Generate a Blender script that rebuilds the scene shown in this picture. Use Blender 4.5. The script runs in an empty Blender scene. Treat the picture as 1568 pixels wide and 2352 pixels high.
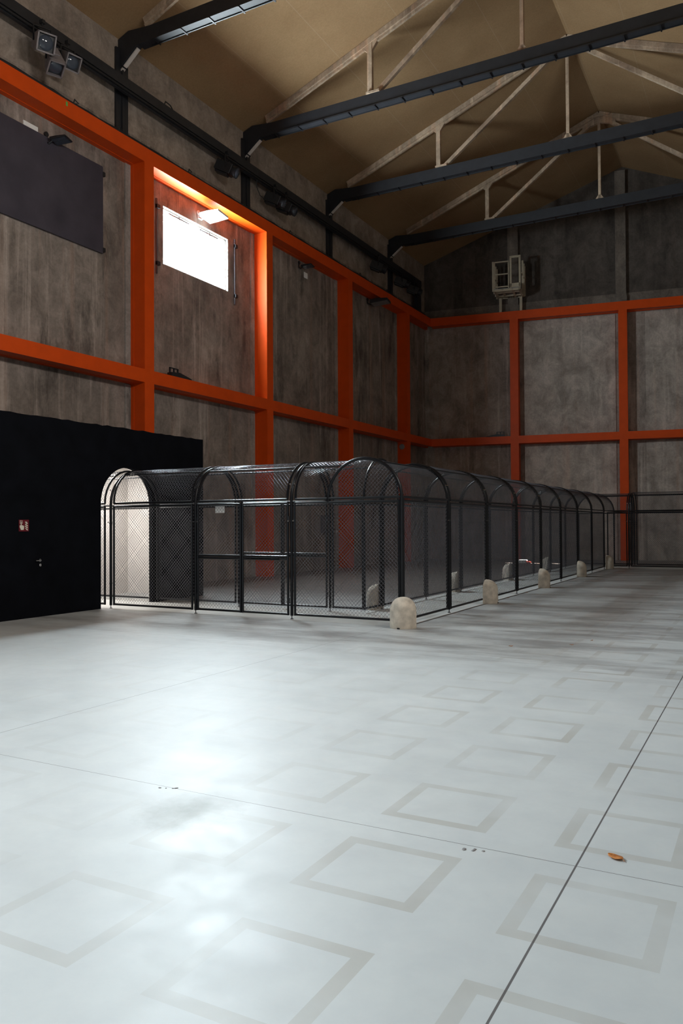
import bpy, math, random
from mathutils import Vector, Matrix

random.seed(7)
S = bpy.context.scene
COL = S.collection
PI = math.pi

# ------------------------------------------------------------------ camera
cam_d = bpy.data.cameras.new('camera')
cam = bpy.data.objects.new('camera', cam_d)
COL.objects.link(cam)
cam_d.sensor_fit = 'VERTICAL'
cam_d.sensor_height = 36.0
cam_d.lens = 28.0027
cam_d.clip_start = 0.05
cam_d.clip_end = 300
EYE = 1.65
yaw, pit, roll = 0.493007802, 0.015845983, -0.005515204
F = Vector((-math.sin(yaw) * math.cos(pit), math.cos(yaw) * math.cos(pit), math.sin(pit)))
R0 = Vector((math.cos(yaw), math.sin(yaw), 0))
U0 = R0.cross(F)
R = math.cos(roll) * R0 + math.sin(roll) * U0
U = -math.sin(roll) * R0 + math.cos(roll) * U0
m = Matrix((R, U, -F)).transposed().to_4x4()
m.translation = (0, 0, EYE)
cam.matrix_world = m
S.camera = cam

# ------------------------------------------------------------------ exposure, world
S.view_settings.view_transform = 'Standard'
S.view_settings.look = 'None'
S.view_settings.exposure = 0.0
S.view_settings.gamma = 1.0
S.view_settings.use_curve_mapping = False
S.cycles.max_bounces = 9
S.cycles.diffuse_bounces = 6
S.cycles.glossy_bounces = 3
S.cycles.caustics_reflective = False
S.cycles.caustics_refractive = False
S.cycles.sample_clamp_indirect = 6.0
S.cycles.use_denoising = True
W = bpy.data.worlds.new('daylight')
S.world = W
W.use_nodes = True
W.node_tree.nodes['Background'].inputs[0].default_value = (0.75, 0.88, 1.0, 1)
W.node_tree.nodes['Background'].inputs[1].default_value = 1.0

WIN_L = 165.0                    # radiance of the frosted daylight panes
DAY = (0.81, 0.94, 1.0)


def area(name, loc, rot, sx, sy, power, col=DAY, spread=PI):
    l = bpy.data.lights.new(name, 'AREA')
    l.shape = 'RECTANGLE'
    l.size, l.size_y = sx, sy
    l.energy = power
    l.color = col
    l.spread = spread
    o = bpy.data.objects.new(name, l)
    COL.objects.link(o)
    o.location = loc
    o.rotation_euler = rot
    return o


# added soft fill at an unseen gate opening behind the camera
area('gate_fill', (-4.0, -9.4, 2.9), (PI / 2, 0, 0), 9.0, 5.0, 60, DAY)
# sky light falling through the left-hand windows that lie nearer than the frame edge
for wy in (7.14, 1.51, -4.1):
    area('window_daylight', (-14.75, wy, 9.65), (0, math.radians(-90 + 36), 0), 1.45, 2.9, 230, DAY, math.radians(70))
# softer daylight from the windows of the right-hand wall, beside and behind the camera
for wy in (1.5, 8.5):
    area('window_daylight', (3.2, wy, 9.2), (0, math.radians(90 - 15), 0), 1.45, 3.4, 420, (1.0, 0.96, 0.9), math.radians(120))
# added beam on the floor left of the view, brightening the ceiling by bounce
_d = Vector((-10.6, 2.6, 0)) - Vector((3.25, 0.5, 10.6))
_sb = area('ceiling_bounce_lamp', (3.25, 0.5, 10.6), (0, 0, 0), 1.4, 1.4, 620, (1.0, 0.93, 0.82), math.radians(22))
_sb.rotation_euler = _d.to_track_quat('-Z', 'Y').to_euler()
# lamp in the ceiling of the black entrance box
area('entrance_lamp', (-13.3, 12.75, 3.35), (0, 0, 0), 0.9, 0.9, 215, (1.0, 0.97, 0.93))
# added narrow lamps that draw bright slivers on the floor, source unknown
area('added_sliver_lamp', (-8.7, 33.0, 13.0), (0, 0, 0), 2.2, 0.1, 60, (1, 0.97, 0.9), math.radians(1.2))
area('added_sliver_lamp', (-10.72, 13.95, 13.0), (0, 0, 0), 0.10, 0.55, 50, (1, 0.97, 0.9), math.radians(1.2))


# ------------------------------------------------------------------ materials
def newmat(name):
    M = bpy.data.materials.new(name)
    M.use_nodes = True
    nt = M.node_tree
    b = nt.nodes['Principled BSDF']
    return M, nt, b


def nd(nt, t, **kw):
    n = nt.nodes.new(t)
    for k, v in kw.items():
        setattr(n, k, v)
    return n


def ramp(nt, fac, stops):
    r = nt.nodes.new('ShaderNodeValToRGB')
    e = r.color_ramp.elements
    while len(e) < len(stops):
        e.new(0.5)
    for i, (p, c) in enumerate(stops):
        e[i].position = p
        e[i].color = (c[0], c[1], c[2], 1) if not isinstance(c, (int, float)) else (c, c, c, 1)
    nt.links.new(fac, r.inputs[0])
    return r.outputs[0]


def noise(nt, vec, scale, detail=4, rough=0.55, dist=0.0):
    n = nt.nodes.new('ShaderNodeTexNoise')
    n.inputs['Scale'].default_value = scale
    n.inputs['Detail'].default_value = detail
    n.inputs['Roughness'].default_value = rough
    n.inputs['Distortion'].default_value = dist
    nt.links.new(vec, n.inputs['Vector'])
    return n.outputs['Fac']


def mapping(nt, scale=(1, 1, 1), loc=(0, 0, 0)):
    g = nt.nodes.new('ShaderNodeNewGeometry')
    mp = nt.nodes.new('ShaderNodeMapping')
    mp.inputs['Scale'].default_value = scale
    mp.inputs['Location'].default_value = loc
    nt.links.new(g.outputs['Position'], mp.inputs['Vector'])
    return mp.outputs[0]


def mix(nt, fac, a, b, mode='MIX'):
    n = nt.nodes.new('ShaderNodeMix')
    n.data_type = 'RGBA'
    n.blend_type = mode
    for sock, v in ((n.inputs[0], fac), (n.inputs[6], a), (n.inputs[7], b)):
        if isinstance(v, (int, float)):
            sock.default_value = v
        elif isinstance(v, tuple):
            sock.default_value = (v[0], v[1], v[2], 1)
        else:
            nt.links.new(v, sock)
    return n.outputs[2]


def mth(nt, op, a, b=None, c=None, clamp=False):
    n = nt.nodes.new('ShaderNodeMath')
    n.operation = op
    n.use_clamp = clamp
    for i, v in enumerate((a, b, c)):
        if v is None:
            continue
        if isinstance(v, (int, float)):
            n.inputs[i].default_value = v
        else:
            nt.links.new(v, n.inputs[i])
    return n.outputs[0]


def paint(name, col, rough=0.5, var=0.12, scale=6.0, metal=0.0, spec=0.5, bump=0.0):
    M, nt, b = newmat(name)
    v = mapping(nt)
    n = noise(nt, v, scale, 4)
    lo = tuple(c * (1 - var) for c in col)
    hi = tuple(min(1, c * (1 + var)) for c in col)
    nt.links.new(ramp(nt, n, [(0.3, lo), (0.7, hi)]), b.inputs['Base Color'])
    b.inputs['Roughness'].default_value = rough
    b.inputs['Metallic'].default_value = metal
    b.inputs['Specular IOR Level'].default_value = spec
    if bump:
        bm = nd(nt, 'ShaderNodeBump')
        bm.inputs['Strength'].default_value = bump
        bm.inputs['Distance'].default_value = 0.01
        nt.links.new(noise(nt, v, scale * 12, 3), bm.inputs['Height'])
        nt.links.new(bm.outputs[0], b.inputs['Normal'])
    return M


def concrete(name, dark, light, streak=1.0, white=0.45, rust=0.4):
    M, nt, b = newmat(name)
    vs = mapping(nt, (1.0, 1.0, 0.07))
    vf = mapping(nt, (1, 1, 1))
    vl = mapping(nt, (2.4, 2.4, 0.10), (3, 1, 0))
    s = noise(nt, vs, 1.5, 6, 0.62)
    f = noise(nt, vf, 0.55, 7, 0.62)
    base = mix(nt, ramp(nt, f, [(0.32, 0), (0.68, 1)]), dark, light)
    st = ramp(nt, s, [(0.32, 1), (0.52, 0)])
    base = mix(nt, mth(nt, 'MULTIPLY', st, 0.38 * streak), base, tuple(c * 0.45 for c in dark))
    mo = ramp(nt, noise(nt, mapping(nt, (1, 1, 0.8), (5, 5, 5)), 1.7, 9, 0.72, 0.6), [(0.36, 0.70), (0.64, 1.22)])
    base = mix(nt, 1.0, base, mo, 'MULTIPLY')
    # rusty and pale vertical runs
    r = ramp(nt, noise(nt, mapping(nt, (2.2, 2.2, 0.07), (9, 4, 0)), 1.2, 4), [(0.56, 0), (0.68, 1)])
    base = mix(nt, mth(nt, 'MULTIPLY', r, rust), base, (light[0] * 1.05, light[1] * 0.78, light[2] * 0.66))
    w = ramp(nt, noise(nt, vl, 1.3, 5, 0.7), [(0.54, 0), (0.66, 1)])
    base = mix(nt, mth(nt, 'MULTIPLY', w, white), base, tuple(min(1, c * 1.8) for c in light))
    d = ramp(nt, noise(nt, mapping(nt, (1.3, 1.3, 0.35), (2, 7, 1)), 1.1, 8, 0.7), [(0.54, 0), (0.66, 1)])
    base = mix(nt, mth(nt, 'MULTIPLY', d, 0.7 * streak), base, tuple(c * 0.3 for c in dark))
    fine = ramp(nt, noise(nt, vf, 14, 5, 0.7), [(0.35, 0.88), (0.65, 1.10)])
    base = mix(nt, 1.0, base, fine, 'MULTIPLY')
    nt.links.new(base, b.inputs['Base Color'])
    b.inputs['Roughness'].default_value = 0.85
    b.inputs['Specular IOR Level'].default_value = 0.25
    bm = nd(nt, 'ShaderNodeBump')
    bm.inputs['Strength'].default_value = 0.35
    bm.inputs['Distance'].default_value = 0.02
    nt.links.new(noise(nt, vf, 9, 6, 0.7), bm.inputs['Height'])
    nt.links.new(bm.outputs[0], b.inputs['Normal'])
    return M


M_WALL = concrete('stained_concrete', (0.17, 0.138, 0.118), (0.30, 0.252, 0.22))
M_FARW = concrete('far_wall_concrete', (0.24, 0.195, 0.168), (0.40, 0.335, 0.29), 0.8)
M_UPPER = concrete('upper_concrete', (0.275, 0.222, 0.183), (0.36, 0.298, 0.25), 0.35, 0.05, 0.1)
M_STRIP = concrete('pale_concrete_edge', (0.24, 0.22, 0.20), (0.36, 0.34, 0.31), 0.9, 0.35, 0.1)
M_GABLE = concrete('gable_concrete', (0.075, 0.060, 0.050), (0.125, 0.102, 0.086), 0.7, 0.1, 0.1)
M_PIL = concrete('pilaster_concrete', (0.15, 0.12, 0.098), (0.21, 0.175, 0.145), 0.5, 0.1, 0.1)
M_ORANGE = paint('orange_paint', (0.62, 0.066, 0.0035), 0.45, 0.06, 3.0, spec=0.25, bump=0.03)
M_NAVY = paint('dark_steel_paint', (0.015, 0.016, 0.020), 0.55, 0.2, 5.0)
M_BLACK = paint('black_wall_cloth', (0.0028, 0.0032, 0.0050), 0.9, 0.3, 3.0, spec=0.08)
M_CAGE = paint('black_tube_paint', (0.0045, 0.005, 0.007), 0.32, 0.1, 8.0, spec=0.3)
M_CHROME = paint('bright_steel', (0.75, 0.75, 0.75), 0.25, 0.05, 8.0, metal=1.0)
M_WIRE = paint('galvanised_wire', (0.15, 0.152, 0.175), 0.32, 0.12, 30.0, metal=0.75)
M_WHITE = paint('white_wall_paint', (0.80, 0.77, 0.74), 0.7, 0.04, 2.0)
M_LINING = paint('pale_lining', (0.56, 0.53, 0.50), 0.8, 0.03, 2.0)
M_PAPER = paint('white_paper', (0.82, 0.82, 0.80), 0.8, 0.02, 20.0)
M_STONE = paint('cast_concrete', (0.60, 0.53, 0.44), 0.85, 0.22, 9.0, bump=0.25)
M_SLOT = paint('dark_slot', (0.01, 0.01, 0.01), 0.9, 0.1)
M_RED = paint('sign_red', (0.11, 0.004, 0.010), 0.4, 0.03)
M_SIGNW = paint('sign_white', (0.62, 0.60, 0.50), 0.5, 0.02)
M_CREAM = paint('cream_steel_paint', (0.46, 0.38, 0.27), 0.5, 0.12, 4.0)
M_LAMPBLK = paint('black_lamp_housing', (0.012, 0.013, 0.016), 0.45, 0.15, 10.0)
M_LAMPGREY = paint('grey_lamp_housing', (0.20, 0.18, 0.185), 0.5, 0.18, 7.0)
M_LENS = paint('lamp_lens', (0.05, 0.06, 0.08), 0.08, 0.1, 10.0)
M_LAMPWHITE = paint('white_lamp_housing', (0.80, 0.78, 0.74), 0.35, 0.05)
M_LAMPGLASS = paint('lamp_glass', (0.85, 0.85, 0.85), 0.15, 0.03)
M_STEELGREY = paint('grey_steel', (0.22, 0.21, 0.21), 0.5, 0.15)
M_FLANGEGLINT = paint('flange_glint', (0.62, 0.56, 0.52), 0.35, 0.1)
M_CABLE = paint('black_cable', (0.010, 0.010, 0.011), 0.6, 0.1)
M_GREEN = paint('green_tape', (0.10, 0.42, 0.08), 0.5, 0.05)
M_TRUSS = concrete('rusty_truss_paint', (0.24, 0.16, 0.11), (0.55, 0.42, 0.30), 0.4, 0.3, 0.6)
M_EBOX = paint('grey_cabinet', (0.055, 0.05, 0.055), 0.5, 0.1)


def m_shutter():
    M, nt, b = newmat('dark_shutter_board')
    n = noise(nt, mapping(nt), 1.3, 6, 0.6)
    nt.links.new(ramp(nt, n, [(0.3, (0.030, 0.026, 0.040)), (0.7, (0.055, 0.048, 0.066))]), b.inputs['Base Color'])
    b.inputs['Roughness'].default_value = 0.6
    return M


M_SHUTTER = m_shutter()


def m_leaf():
    M, nt, b = newmat('dry_leaf')
    n = noise(nt, mapping(nt), 90, 4)
    nt.links.new(ramp(nt, n, [(0.3, (0.30, 0.085, 0.012)), (0.7, (0.62, 0.24, 0.05))]), b.inputs['Base Color'])
    b.inputs['Roughness'].default_value = 0.7
    return M


M_LEAF = m_leaf()


def m_pane():
    M, nt, b = newmat('frosted_daylight_pane')
    b.inputs['Base Color'].default_value = (0.9, 0.95, 1, 1)
    b.inputs['Emission Color'].default_value = (DAY[0], DAY[1], DAY[2], 1)
    b.inputs['Emission Strength'].default_value = WIN_L
    b.inputs['Roughness'].default_value = 0.4
    return M


M_PANE = m_pane()


def m_ceiling():
    M, nt, b = newmat('tan_roof_lining')
    v = mapping(nt)
    n1 = noise(nt, v, 0.45, 6, 0.6)
    c = ramp(nt, n1, [(0.3, (0.27, 0.165, 0.084)), (0.7, (0.355, 0.225, 0.118))])
    n2 = ramp(nt, noise(nt, mapping(nt, (3, 3, 3)), 6, 6, 0.75), [(0.3, 0.86), (0.7, 1.08)])
    c = mix(nt, 1.0, c, n2, 'MULTIPLY')
    # board joints of the lining, running down the slope
    g = nd(nt, 'ShaderNodeNewGeometry')
    sp = nd(nt, 'ShaderNodeSeparateXYZ')
    nt.links.new(g.outputs['Position'], sp.inputs[0])
    fr = mth(nt, 'FRACT', mth(nt, 'DIVIDE', sp.outputs[0], 1.85))
    ln = mth(nt, 'LESS_THAN', fr, 0.012)
    c = mix(nt, mth(nt, 'MULTIPLY', ln, 0.08), c, (0.7, 0.6, 0.46))
    nt.links.new(c, b.inputs['Base Color'])
    b.inputs['Roughness'].default_value = 0.95
    b.inputs['Specular IOR Level'].default_value = 0.1
    return M


M_CEIL = m_ceiling()


def m_floor():
    M, nt, b = newmat('polished_concrete_floor')
    g = nd(nt, 'ShaderNodeNewGeometry')
    sp = nd(nt, 'ShaderNodeSeparateXYZ')
    nt.links.new(g.outputs['Position'], sp.inputs[0])
    X, Y = sp.outputs[0], sp.outputs[1]
    v = mapping(nt)
    c = ramp(nt, noise(nt, v, 0.55, 8, 0.62), [(0.3, (0.50, 0.525, 0.53)), (0.7, (0.60, 0.62, 0.615))])
    c = mix(nt, mth(nt, 'MULTIPLY', ramp(nt, noise(nt, v, 3.2, 7, 0.7), [(0.35, 1), (0.62, 0)]), 0.22), c, (0.40, 0.42, 0.45))

    def band(val, lo, hi):
        return mth(nt, 'MULTIPLY', mth(nt, 'GREATER_THAN', val, lo), mth(nt, 'LESS_THAN', val, hi))

    # ghost outlines of square tape frames, 0.62 m wide on a 0.98 m grid
    fx = mth(nt, 'ABSOLUTE', mth(nt, 'SUBTRACT', mth(nt, 'FRACT', mth(nt, 'DIVIDE', mth(nt, 'ADD', X, 1.665 + 0.49 + 98.0), 0.98)), 0.5))
    fy = mth(nt, 'ABSOLUTE', mth(nt, 'SUBTRACT', mth(nt, 'FRACT', mth(nt, 'DIVIDE', mth(nt, 'ADD', Y, -3.45 + 0.4925 + 98.5), 0.985)), 0.5))
    mx = mth(nt, 'MAXIMUM', fx, fy)
    sq = band(mx, 0.245, 0.316)
    fade = ramp(nt, noise(nt, v, 0.9, 4), [(0.36, 0.15), (0.6, 1)])
    fx2 = nd(nt, 'ShaderNodeMapRange')
    nt.links.new(X, fx2.inputs[0])
    fx2.inputs[1].default_value = -3.6
    fx2.inputs[2].default_value = -1.6
    fx2.inputs[3].default_value = 0.22
    fx2.inputs[4].default_value = 1.0
    far = mth(nt, 'LESS_THAN', Y, 30.0)
    sqf = mth(nt, 'MULTIPLY', mth(nt, 'MULTIPLY', mth(nt, 'MULTIPLY', sq, fade), fx2.outputs[0]), mth(nt, 'MULTIPLY', far, 0.52))
    c = mix(nt, sqf, c, (0.36, 0.335, 0.29))
    # traffic scuffs: dark smears further down the hall
    sm = noise(nt, mapping(nt, (0.35, 1.3, 1)), 1.3, 9, 0.72)
    smr = ramp(nt, sm, [(0.42, 0), (0.60, 1)])
    yr = nd(nt, 'ShaderNodeMapRange')
    nt.links.new(Y, yr.inputs[0])
    yr.inputs[1].default_value = 8.2
    yr.inputs[2].default_value = 10.2
    c = mix(nt, mth(nt, 'MULTIPLY', mth(nt, 'MULTIPLY', smr, yr.outputs[0]), 0.62), c, (0.17, 0.16, 0.16))
    yr2 = nd(nt, 'ShaderNodeMapRange')  # weaker light at the far end, painted in as a darker floor
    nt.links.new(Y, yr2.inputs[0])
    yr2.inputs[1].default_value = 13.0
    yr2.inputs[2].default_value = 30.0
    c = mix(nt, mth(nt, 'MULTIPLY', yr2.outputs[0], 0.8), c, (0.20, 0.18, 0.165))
    # inner yard painted brown and dark, standing in for its weaker window light
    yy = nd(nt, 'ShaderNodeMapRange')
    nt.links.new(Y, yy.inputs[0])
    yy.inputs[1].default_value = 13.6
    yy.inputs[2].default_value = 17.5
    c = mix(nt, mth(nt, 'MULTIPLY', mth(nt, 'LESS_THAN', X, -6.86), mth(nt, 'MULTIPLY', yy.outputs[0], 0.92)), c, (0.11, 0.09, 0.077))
    # round smudge near the joint
    dx = mth(nt, 'SUBTRACT', X, -2.97)
    dy = mth(nt, 'SUBTRACT', Y, 3.66)
    dd = mth(nt, 'SQRT', mth(nt, 'ADD', mth(nt, 'MULTIPLY', dx, dx), mth(nt, 'MULTIPLY', dy, dy)))
    dn = mth(nt, 'ADD', dd, mth(nt, 'MULTIPLY', mth(nt, 'SUBTRACT', noise(nt, v, 9, 5, 0.7), 0.5), 0.35))
    c = mix(nt, mth(nt, 'MULTIPLY', ramp(nt, dn, [(0.02, 1), (0.34, 0)]), 0.75), c, (0.22, 0.23, 0.21))
    # paler walkway under the cage, with dark edge joints
    pth = mth(nt, 'MULTIPLY', band(X, -15.0, -5.18), band(Y, 11.78, 13.55))
    pth2 = mth(nt, 'MULTIPLY', band(X, -6.85, -5.18), band(Y, 11.78, 32.2))
    pth3 = mth(nt, 'MULTIPLY', band(X, -6.85, 3.3), band(Y, 30.4, 32.2))
    P = mth(nt, 'MAXIMUM', mth(nt, 'MAXIMUM', pth, pth2), pth3)
    pale = ramp(nt, noise(nt, v, 1.5, 6), [(0.3, (0.54, 0.545, 0.53)), (0.7, (0.64, 0.64, 0.615))])
    c = mix(nt, P, c, pale)

    def line(val, at, hw):
        return mth(nt, 'LESS_THAN', mth(nt, 'ABSOLUTE', mth(nt, 'SUBTRACT', val, at)), hw)

    L = mth(nt, 'MAXIMUM', mth(nt, 'MULTIPLY', line(X, -5.175, 0.024), band(Y, 11.77, 32.2)), mth(nt, 'MULTIPLY', line(X, -6.86, 0.022), band(Y, 13.55, 30.4)))
    L = mth(nt, 'MAXIMUM', L, mth(nt, 'MULTIPLY', line(Y, 11.775, 0.006), band(X, -11.8, -5.2)))
    L = mth(nt, 'MAXIMUM', L, line(X, -0.842, 0.0048))
    L = mth(nt, 'MAXIMUM', L, mth(nt, 'MULTIPLY', line(X, -5.44, 0.0032), mth(nt, 'LESS_THAN', Y, 11.77)))
    L = mth(nt, 'MAXIMUM', L, line(Y, 3.93, 0.0022))
    L = mth(nt, 'MAXIMUM', L, mth(nt, 'MULTIPLY', line(Y, 9.35, 0.004), 0.7))
    c = mix(nt, mth(nt, 'MULTIPLY', L, 0.85), c, (0.05, 0.04, 0.04))
    nt.links.new(c, b.inputs['Base Color'])
    rr = ramp(nt, noise(nt, v, 2.1, 7, 0.65), [(0.3, 0.36), (0.7, 0.52)])
    nt.links.new(rr, b.inputs['Roughness'])
    b.inputs['Specular IOR Level'].default_value = 0.55
    bm = nd(nt, 'ShaderNodeBump')
    bm.inputs['Strength'].default_value = 0.06
    bm.inputs['Distance'].default_value = 0.02
    nt.links.new(noise(nt, v, 5, 6, 0.6), bm.inputs['Height'])
    nt.links.new(bm.outputs[0], b.inputs['Normal'])
    return M


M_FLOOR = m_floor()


# ------------------------------------------------------------------ mesh helper
class MB:
    def __init__(self):
        self.v, self.f = [], []

    def add(self, vs, fs):
        o = len(self.v)
        self.v += [tuple(p) for p in vs]
        self.f += [tuple(i + o for i in q) for q in fs]
        return self

    def box(self, x0, x1, y0, y1, z0, z1):
        vs = [(x, y, z) for z in (z0, z1) for y in (y0, y1) for x in (x0, x1)]
        return self.add(vs, [(0, 2, 3, 1), (4, 5, 7, 6), (0, 1, 5, 4), (2, 6, 7, 3), (0, 4, 6, 2), (1, 3, 7, 5)])

    def obox(self, c, ax, ay, az, hx, hy, hz):
        c, ax, ay, az = Vector(c), Vector(ax), Vector(ay), Vector(az)
        vs = [c + ax * (sx * hx) + ay * (sy * hy) + az * (sz * hz) for sz in (-1, 1) for sy in (-1, 1) for sx in (-1, 1)]
        return self.add(vs, [(0, 2, 3, 1), (4, 5, 7, 6), (0, 1, 5, 4), (2, 6, 7, 3), (0, 4, 6, 2), (1, 3, 7, 5)])

    def bar(self, a, b, w, h, up=(0, 0, 1)):
        """rectangular bar from a to b, w sideways, h along up"""
        a, b = Vector(a), Vector(b)
        d = (b - a).normalized()
        upv = Vector(up)
        if abs(d.dot(upv)) > 0.95:
            upv = Vector((0, 1, 0)) if abs(d.y) < 0.9 else Vector((1, 0, 0))
        s = d.cross(upv).normalized()
        u = s.cross(d).normalized()
        return self.obox((a + b) / 2, d, s, u, (b - a).length / 2, w / 2, h / 2)

    def tube(self, pts, r, n=8, cap=True):
        pts = [Vector(p) for p in pts]
        if len(pts) < 2:
            return self
        rings = []
        prev = None
        for i, p in enumerate(pts):
            t = (pts[min(i + 1, len(pts) - 1)] - pts[max(i - 1, 0)]).normalized()
            if prev is None:
                ref = Vector((0, 0, 1)) if abs(t.z) < 0.9 else Vector((1, 0, 0))
                s = t.cross(ref).normalized()
            else:
                s = (prev - t * prev.dot(t)).normalized()
            prev = s
            u = t.cross(s)
            rings.append([p + (s * math.cos(2 * PI * k / n) + u * math.sin(2 * PI * k / n)) * r for k in range(n)])
        o = len(self.v)
        for rg in rings:
            self.v += [tuple(q) for q in rg]
        for i in range(len(rings) - 1):
            for k in range(n):
                k2 = (k + 1) % n
                self.f.append((o + i * n + k, o + i * n + k2, o + (i + 1) * n + k2, o + (i + 1) * n + k))
        if cap:
            self.f.append(tuple(o + k for k in range(n - 1, -1, -1)))
            self.f.append(tuple(o + (len(rings) - 1) * n + k for k in range(n)))
        return self

    def cyl(self, a, b, r, r2=None, n=16):
        a, b = Vector(a), Vector(b)
        r2 = r if r2 is None else r2
        t = (b - a).normalized()
        ref = Vector((0, 0, 1)) if abs(t.z) < 0.9 else Vector((1, 0, 0))
        s = t.cross(ref).normalized()
        u = t.cross(s)
        vs = [a + (s * math.cos(2 * PI * k / n) + u * math.sin(2 * PI * k / n)) * r for k in range(n)]
        vs += [b + (s * math.cos(2 * PI * k / n) + u * math.sin(2 * PI * k / n)) * r2 for k in range(n)]
        fs = [(k, (k + 1) % n, n + (k + 1) % n, n + k) for k in range(n)]
        fs += [tuple(range(n - 1, -1, -1)), tuple(range(n, 2 * n))]
        return self.add(vs, fs)

    def prism(self, poly, d):
        """closed polygon (list of 3D points) extruded by the vector d"""
        n = len(poly)
        d = Vector(d)
        vs = [Vector(p) for p in poly] + [Vector(p) + d for p in poly]
        fs = [tuple(range(n - 1, -1, -1)), tuple(range(n, 2 * n))]
        fs += [(k, (k + 1) % n, n + (k + 1) % n, n + k) for k in range(n)]
        return self.add(vs, fs)

    def build(self, name, mat, parent=None, smooth=False, bevel=0.0, xf=None):
        me = bpy.data.meshes.new(name)
        vs = self.v if xf is None else [tuple(xf @ Vector(p)) for p in self.v]
        me.from_pydata(vs, [], self.f)
        me.materials.append(mat)
        import bmesh
        b = bmesh.new()
        b.from_mesh(me)
        bmesh.ops.recalc_face_normals(b, faces=b.faces)
        b.to_mesh(me)
        b.free()
        if smooth:
            me.polygons.foreach_set('use_smooth', [True] * len(me.polygons))
            if hasattr(me, 'set_sharp_from_angle'):
                me.set_sharp_from_angle(angle=math.radians(40))
        me.update()
        o = bpy.data.objects.new(name, me)
        COL.objects.link(o)
        if parent is not None:
            o.parent = parent
        if bevel:
            md = o.modifiers.new('bevel', 'BEVEL')
            md.width = bevel
            md.segments = 2
            md.limit_method = 'ANGLE'
        return o


def tag(o, label, cat, group=None):
    o['label'] = label
    o['category'] = cat
    o['kind'] = 'thing'
    if group:
        o['group'] = group
    return o


def thing(name, label, cat, loc=(0, 0, 0), rz=0.0, group=None):
    o = bpy.data.objects.new(name, None)
    COL.objects.link(o)
    o.empty_display_size = 0.2
    o.location = loc
    o.rotation_euler = (0, 0, rz)
    return tag(o, label, cat, group)


def struct(o):
    o['kind'] = 'structure'
    return o


def kids(o):
    return [c for c in bpy.data.objects if c.parent == o]


def copy_tree(o, parent=None):
    ch = kids(o)
    c = o.copy()
    COL.objects.link(c)
    c.parent = parent
    for k in ch:
        copy_tree(k, c)
    return c


# ------------------------------------------------------------------ the hall
XW, XF, XR = -14.6, -14.1, 3.3          # left wall face, left frame front, right wall
Y0 = -10.0
FA = math.atan(0.163)                   # skew of the far wall
CU, SU = math.cos(FA), math.sin(FA)
ORG = Vector((-14.1, 35.32, 0))         # inner corner of the orange frame
UF = Vector((CU, SU, 0))                # along the far wall
NF = Vector((-SU, CU, 0))               # out of the hall through the far wall
XFORM = Matrix((UF, NF, Vector((0, 0, 1)))).transposed().to_4x4()
XFORM.translation = ORG
RIDGE_X, RIDGE_Z, EAVE_Z = -5.64, 17.62, 14.13


def roof_z(x):
    k = (RIDGE_Z - EAVE_Z) / (RIDGE_X - (-14.7))
    return RIDGE_Z - k * abs(x - RIDGE_X)


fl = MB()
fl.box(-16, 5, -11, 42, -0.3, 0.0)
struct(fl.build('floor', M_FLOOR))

# left wall with its row of high windows
WZ0, WZ1 = 8.84, 10.46
WINS = [(16.89, 19.87), (5.65, 8.63), (0.02, 3.0), (-5.6, -2.6)]
lw = MB()
lw.box(-15.1, XW, Y0 - 1, 42, -0.3, WZ0)
lw.box(-15.1, XW, Y0 - 1, 42, WZ1, 11.9)
ed = [Y0 - 1] + [e for w in sorted(WINS) for e in w] + [42]
for i in range(0, len(ed), 2):
    lw.box(-15.1, XW, ed[i], ed[i + 1], WZ0, WZ1)
struct(lw.build('wall_left', M_WALL))
up = MB()
up.box(-15.1, XW, Y0 - 1, 42, 11.9, 15.0)
struct(up.build('wall_left_upper', M_UPPER))
# pale concrete edge beside every column
BAYS = [15.605, 21.27, 26.89, 32.445]
es = MB()
for y in BAYS:
    for z0, z1 in ((0, 5.3), (5.7, 11.05)):
        es.box(XW, XW + 0.035, y - 0.20, y + 0.02, z0, z1)
struct(es.build('trim_1', M_STRIP))

for i, (a, b) in enumerate(WINS):
    if i > 0:
        continue
    g = MB()
    g.box(-14.74, -14.72, a, b, WZ0, WZ1)
    pane = struct(g.build('window_%d' % (i + 1), M_PANE))
    fr = MB()
    for yy in (a + 0.03, b - 0.03):
        fr.box(-14.72, -14.67, yy - 0.03, yy + 0.03, WZ0, WZ1)
    for zz in (WZ0 + 0.03, WZ1 - 0.03):
        fr.box(-14.72, -14.67, a, b, zz - 0.03, zz + 0.03)
    fr.build('window_frame', M_LAMPWHITE, pane)
    rv = MB()
    rv.box(-14.72, -14.598, b - 0.012, b, WZ0, WZ1)
    rv.box(-14.72, -14.598, a, a + 0.012, WZ0, WZ1)
    rv.box(-14.72, -14.598, a, b, WZ0, WZ0 + 0.012)
    rv.box(-14.72, -14.598, a, b, WZ1 - 0.012, WZ1)
    rv.build('reveal', M_WHITE, pane)
    if i == 0:
        for k in (0.06, 0.52):
            hb = MB()
            hb.box(-14.67, -14.64, a + k * 3 + 0.1, a + k * 3 + 1.0, WZ1 - 0.14, WZ1 - 0.09)
            hb.box(-14.67, -14.63, a + k * 3 + 0.52, a + k * 3 + 0.58, WZ1 - 0.16, WZ1 - 0.07)
            hb.build('stay_bar', M_STEELGREY, pane)

# far wall (skewed) and gable
fw = MB()
fw.box(-1.5, 22, 0.53, 1.0, -0.3, 11.92)
struct(fw.build('wall_far', M_FARW, xf=XFORM))
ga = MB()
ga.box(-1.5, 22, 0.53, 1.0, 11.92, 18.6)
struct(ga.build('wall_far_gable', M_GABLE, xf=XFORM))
lb = MB()
lb.box(-0.5, 20, 0.49, 0.53, 11.30, 11.92)
struct(lb.build('trim_2', M_PIL, xf=XFORM))
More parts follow.
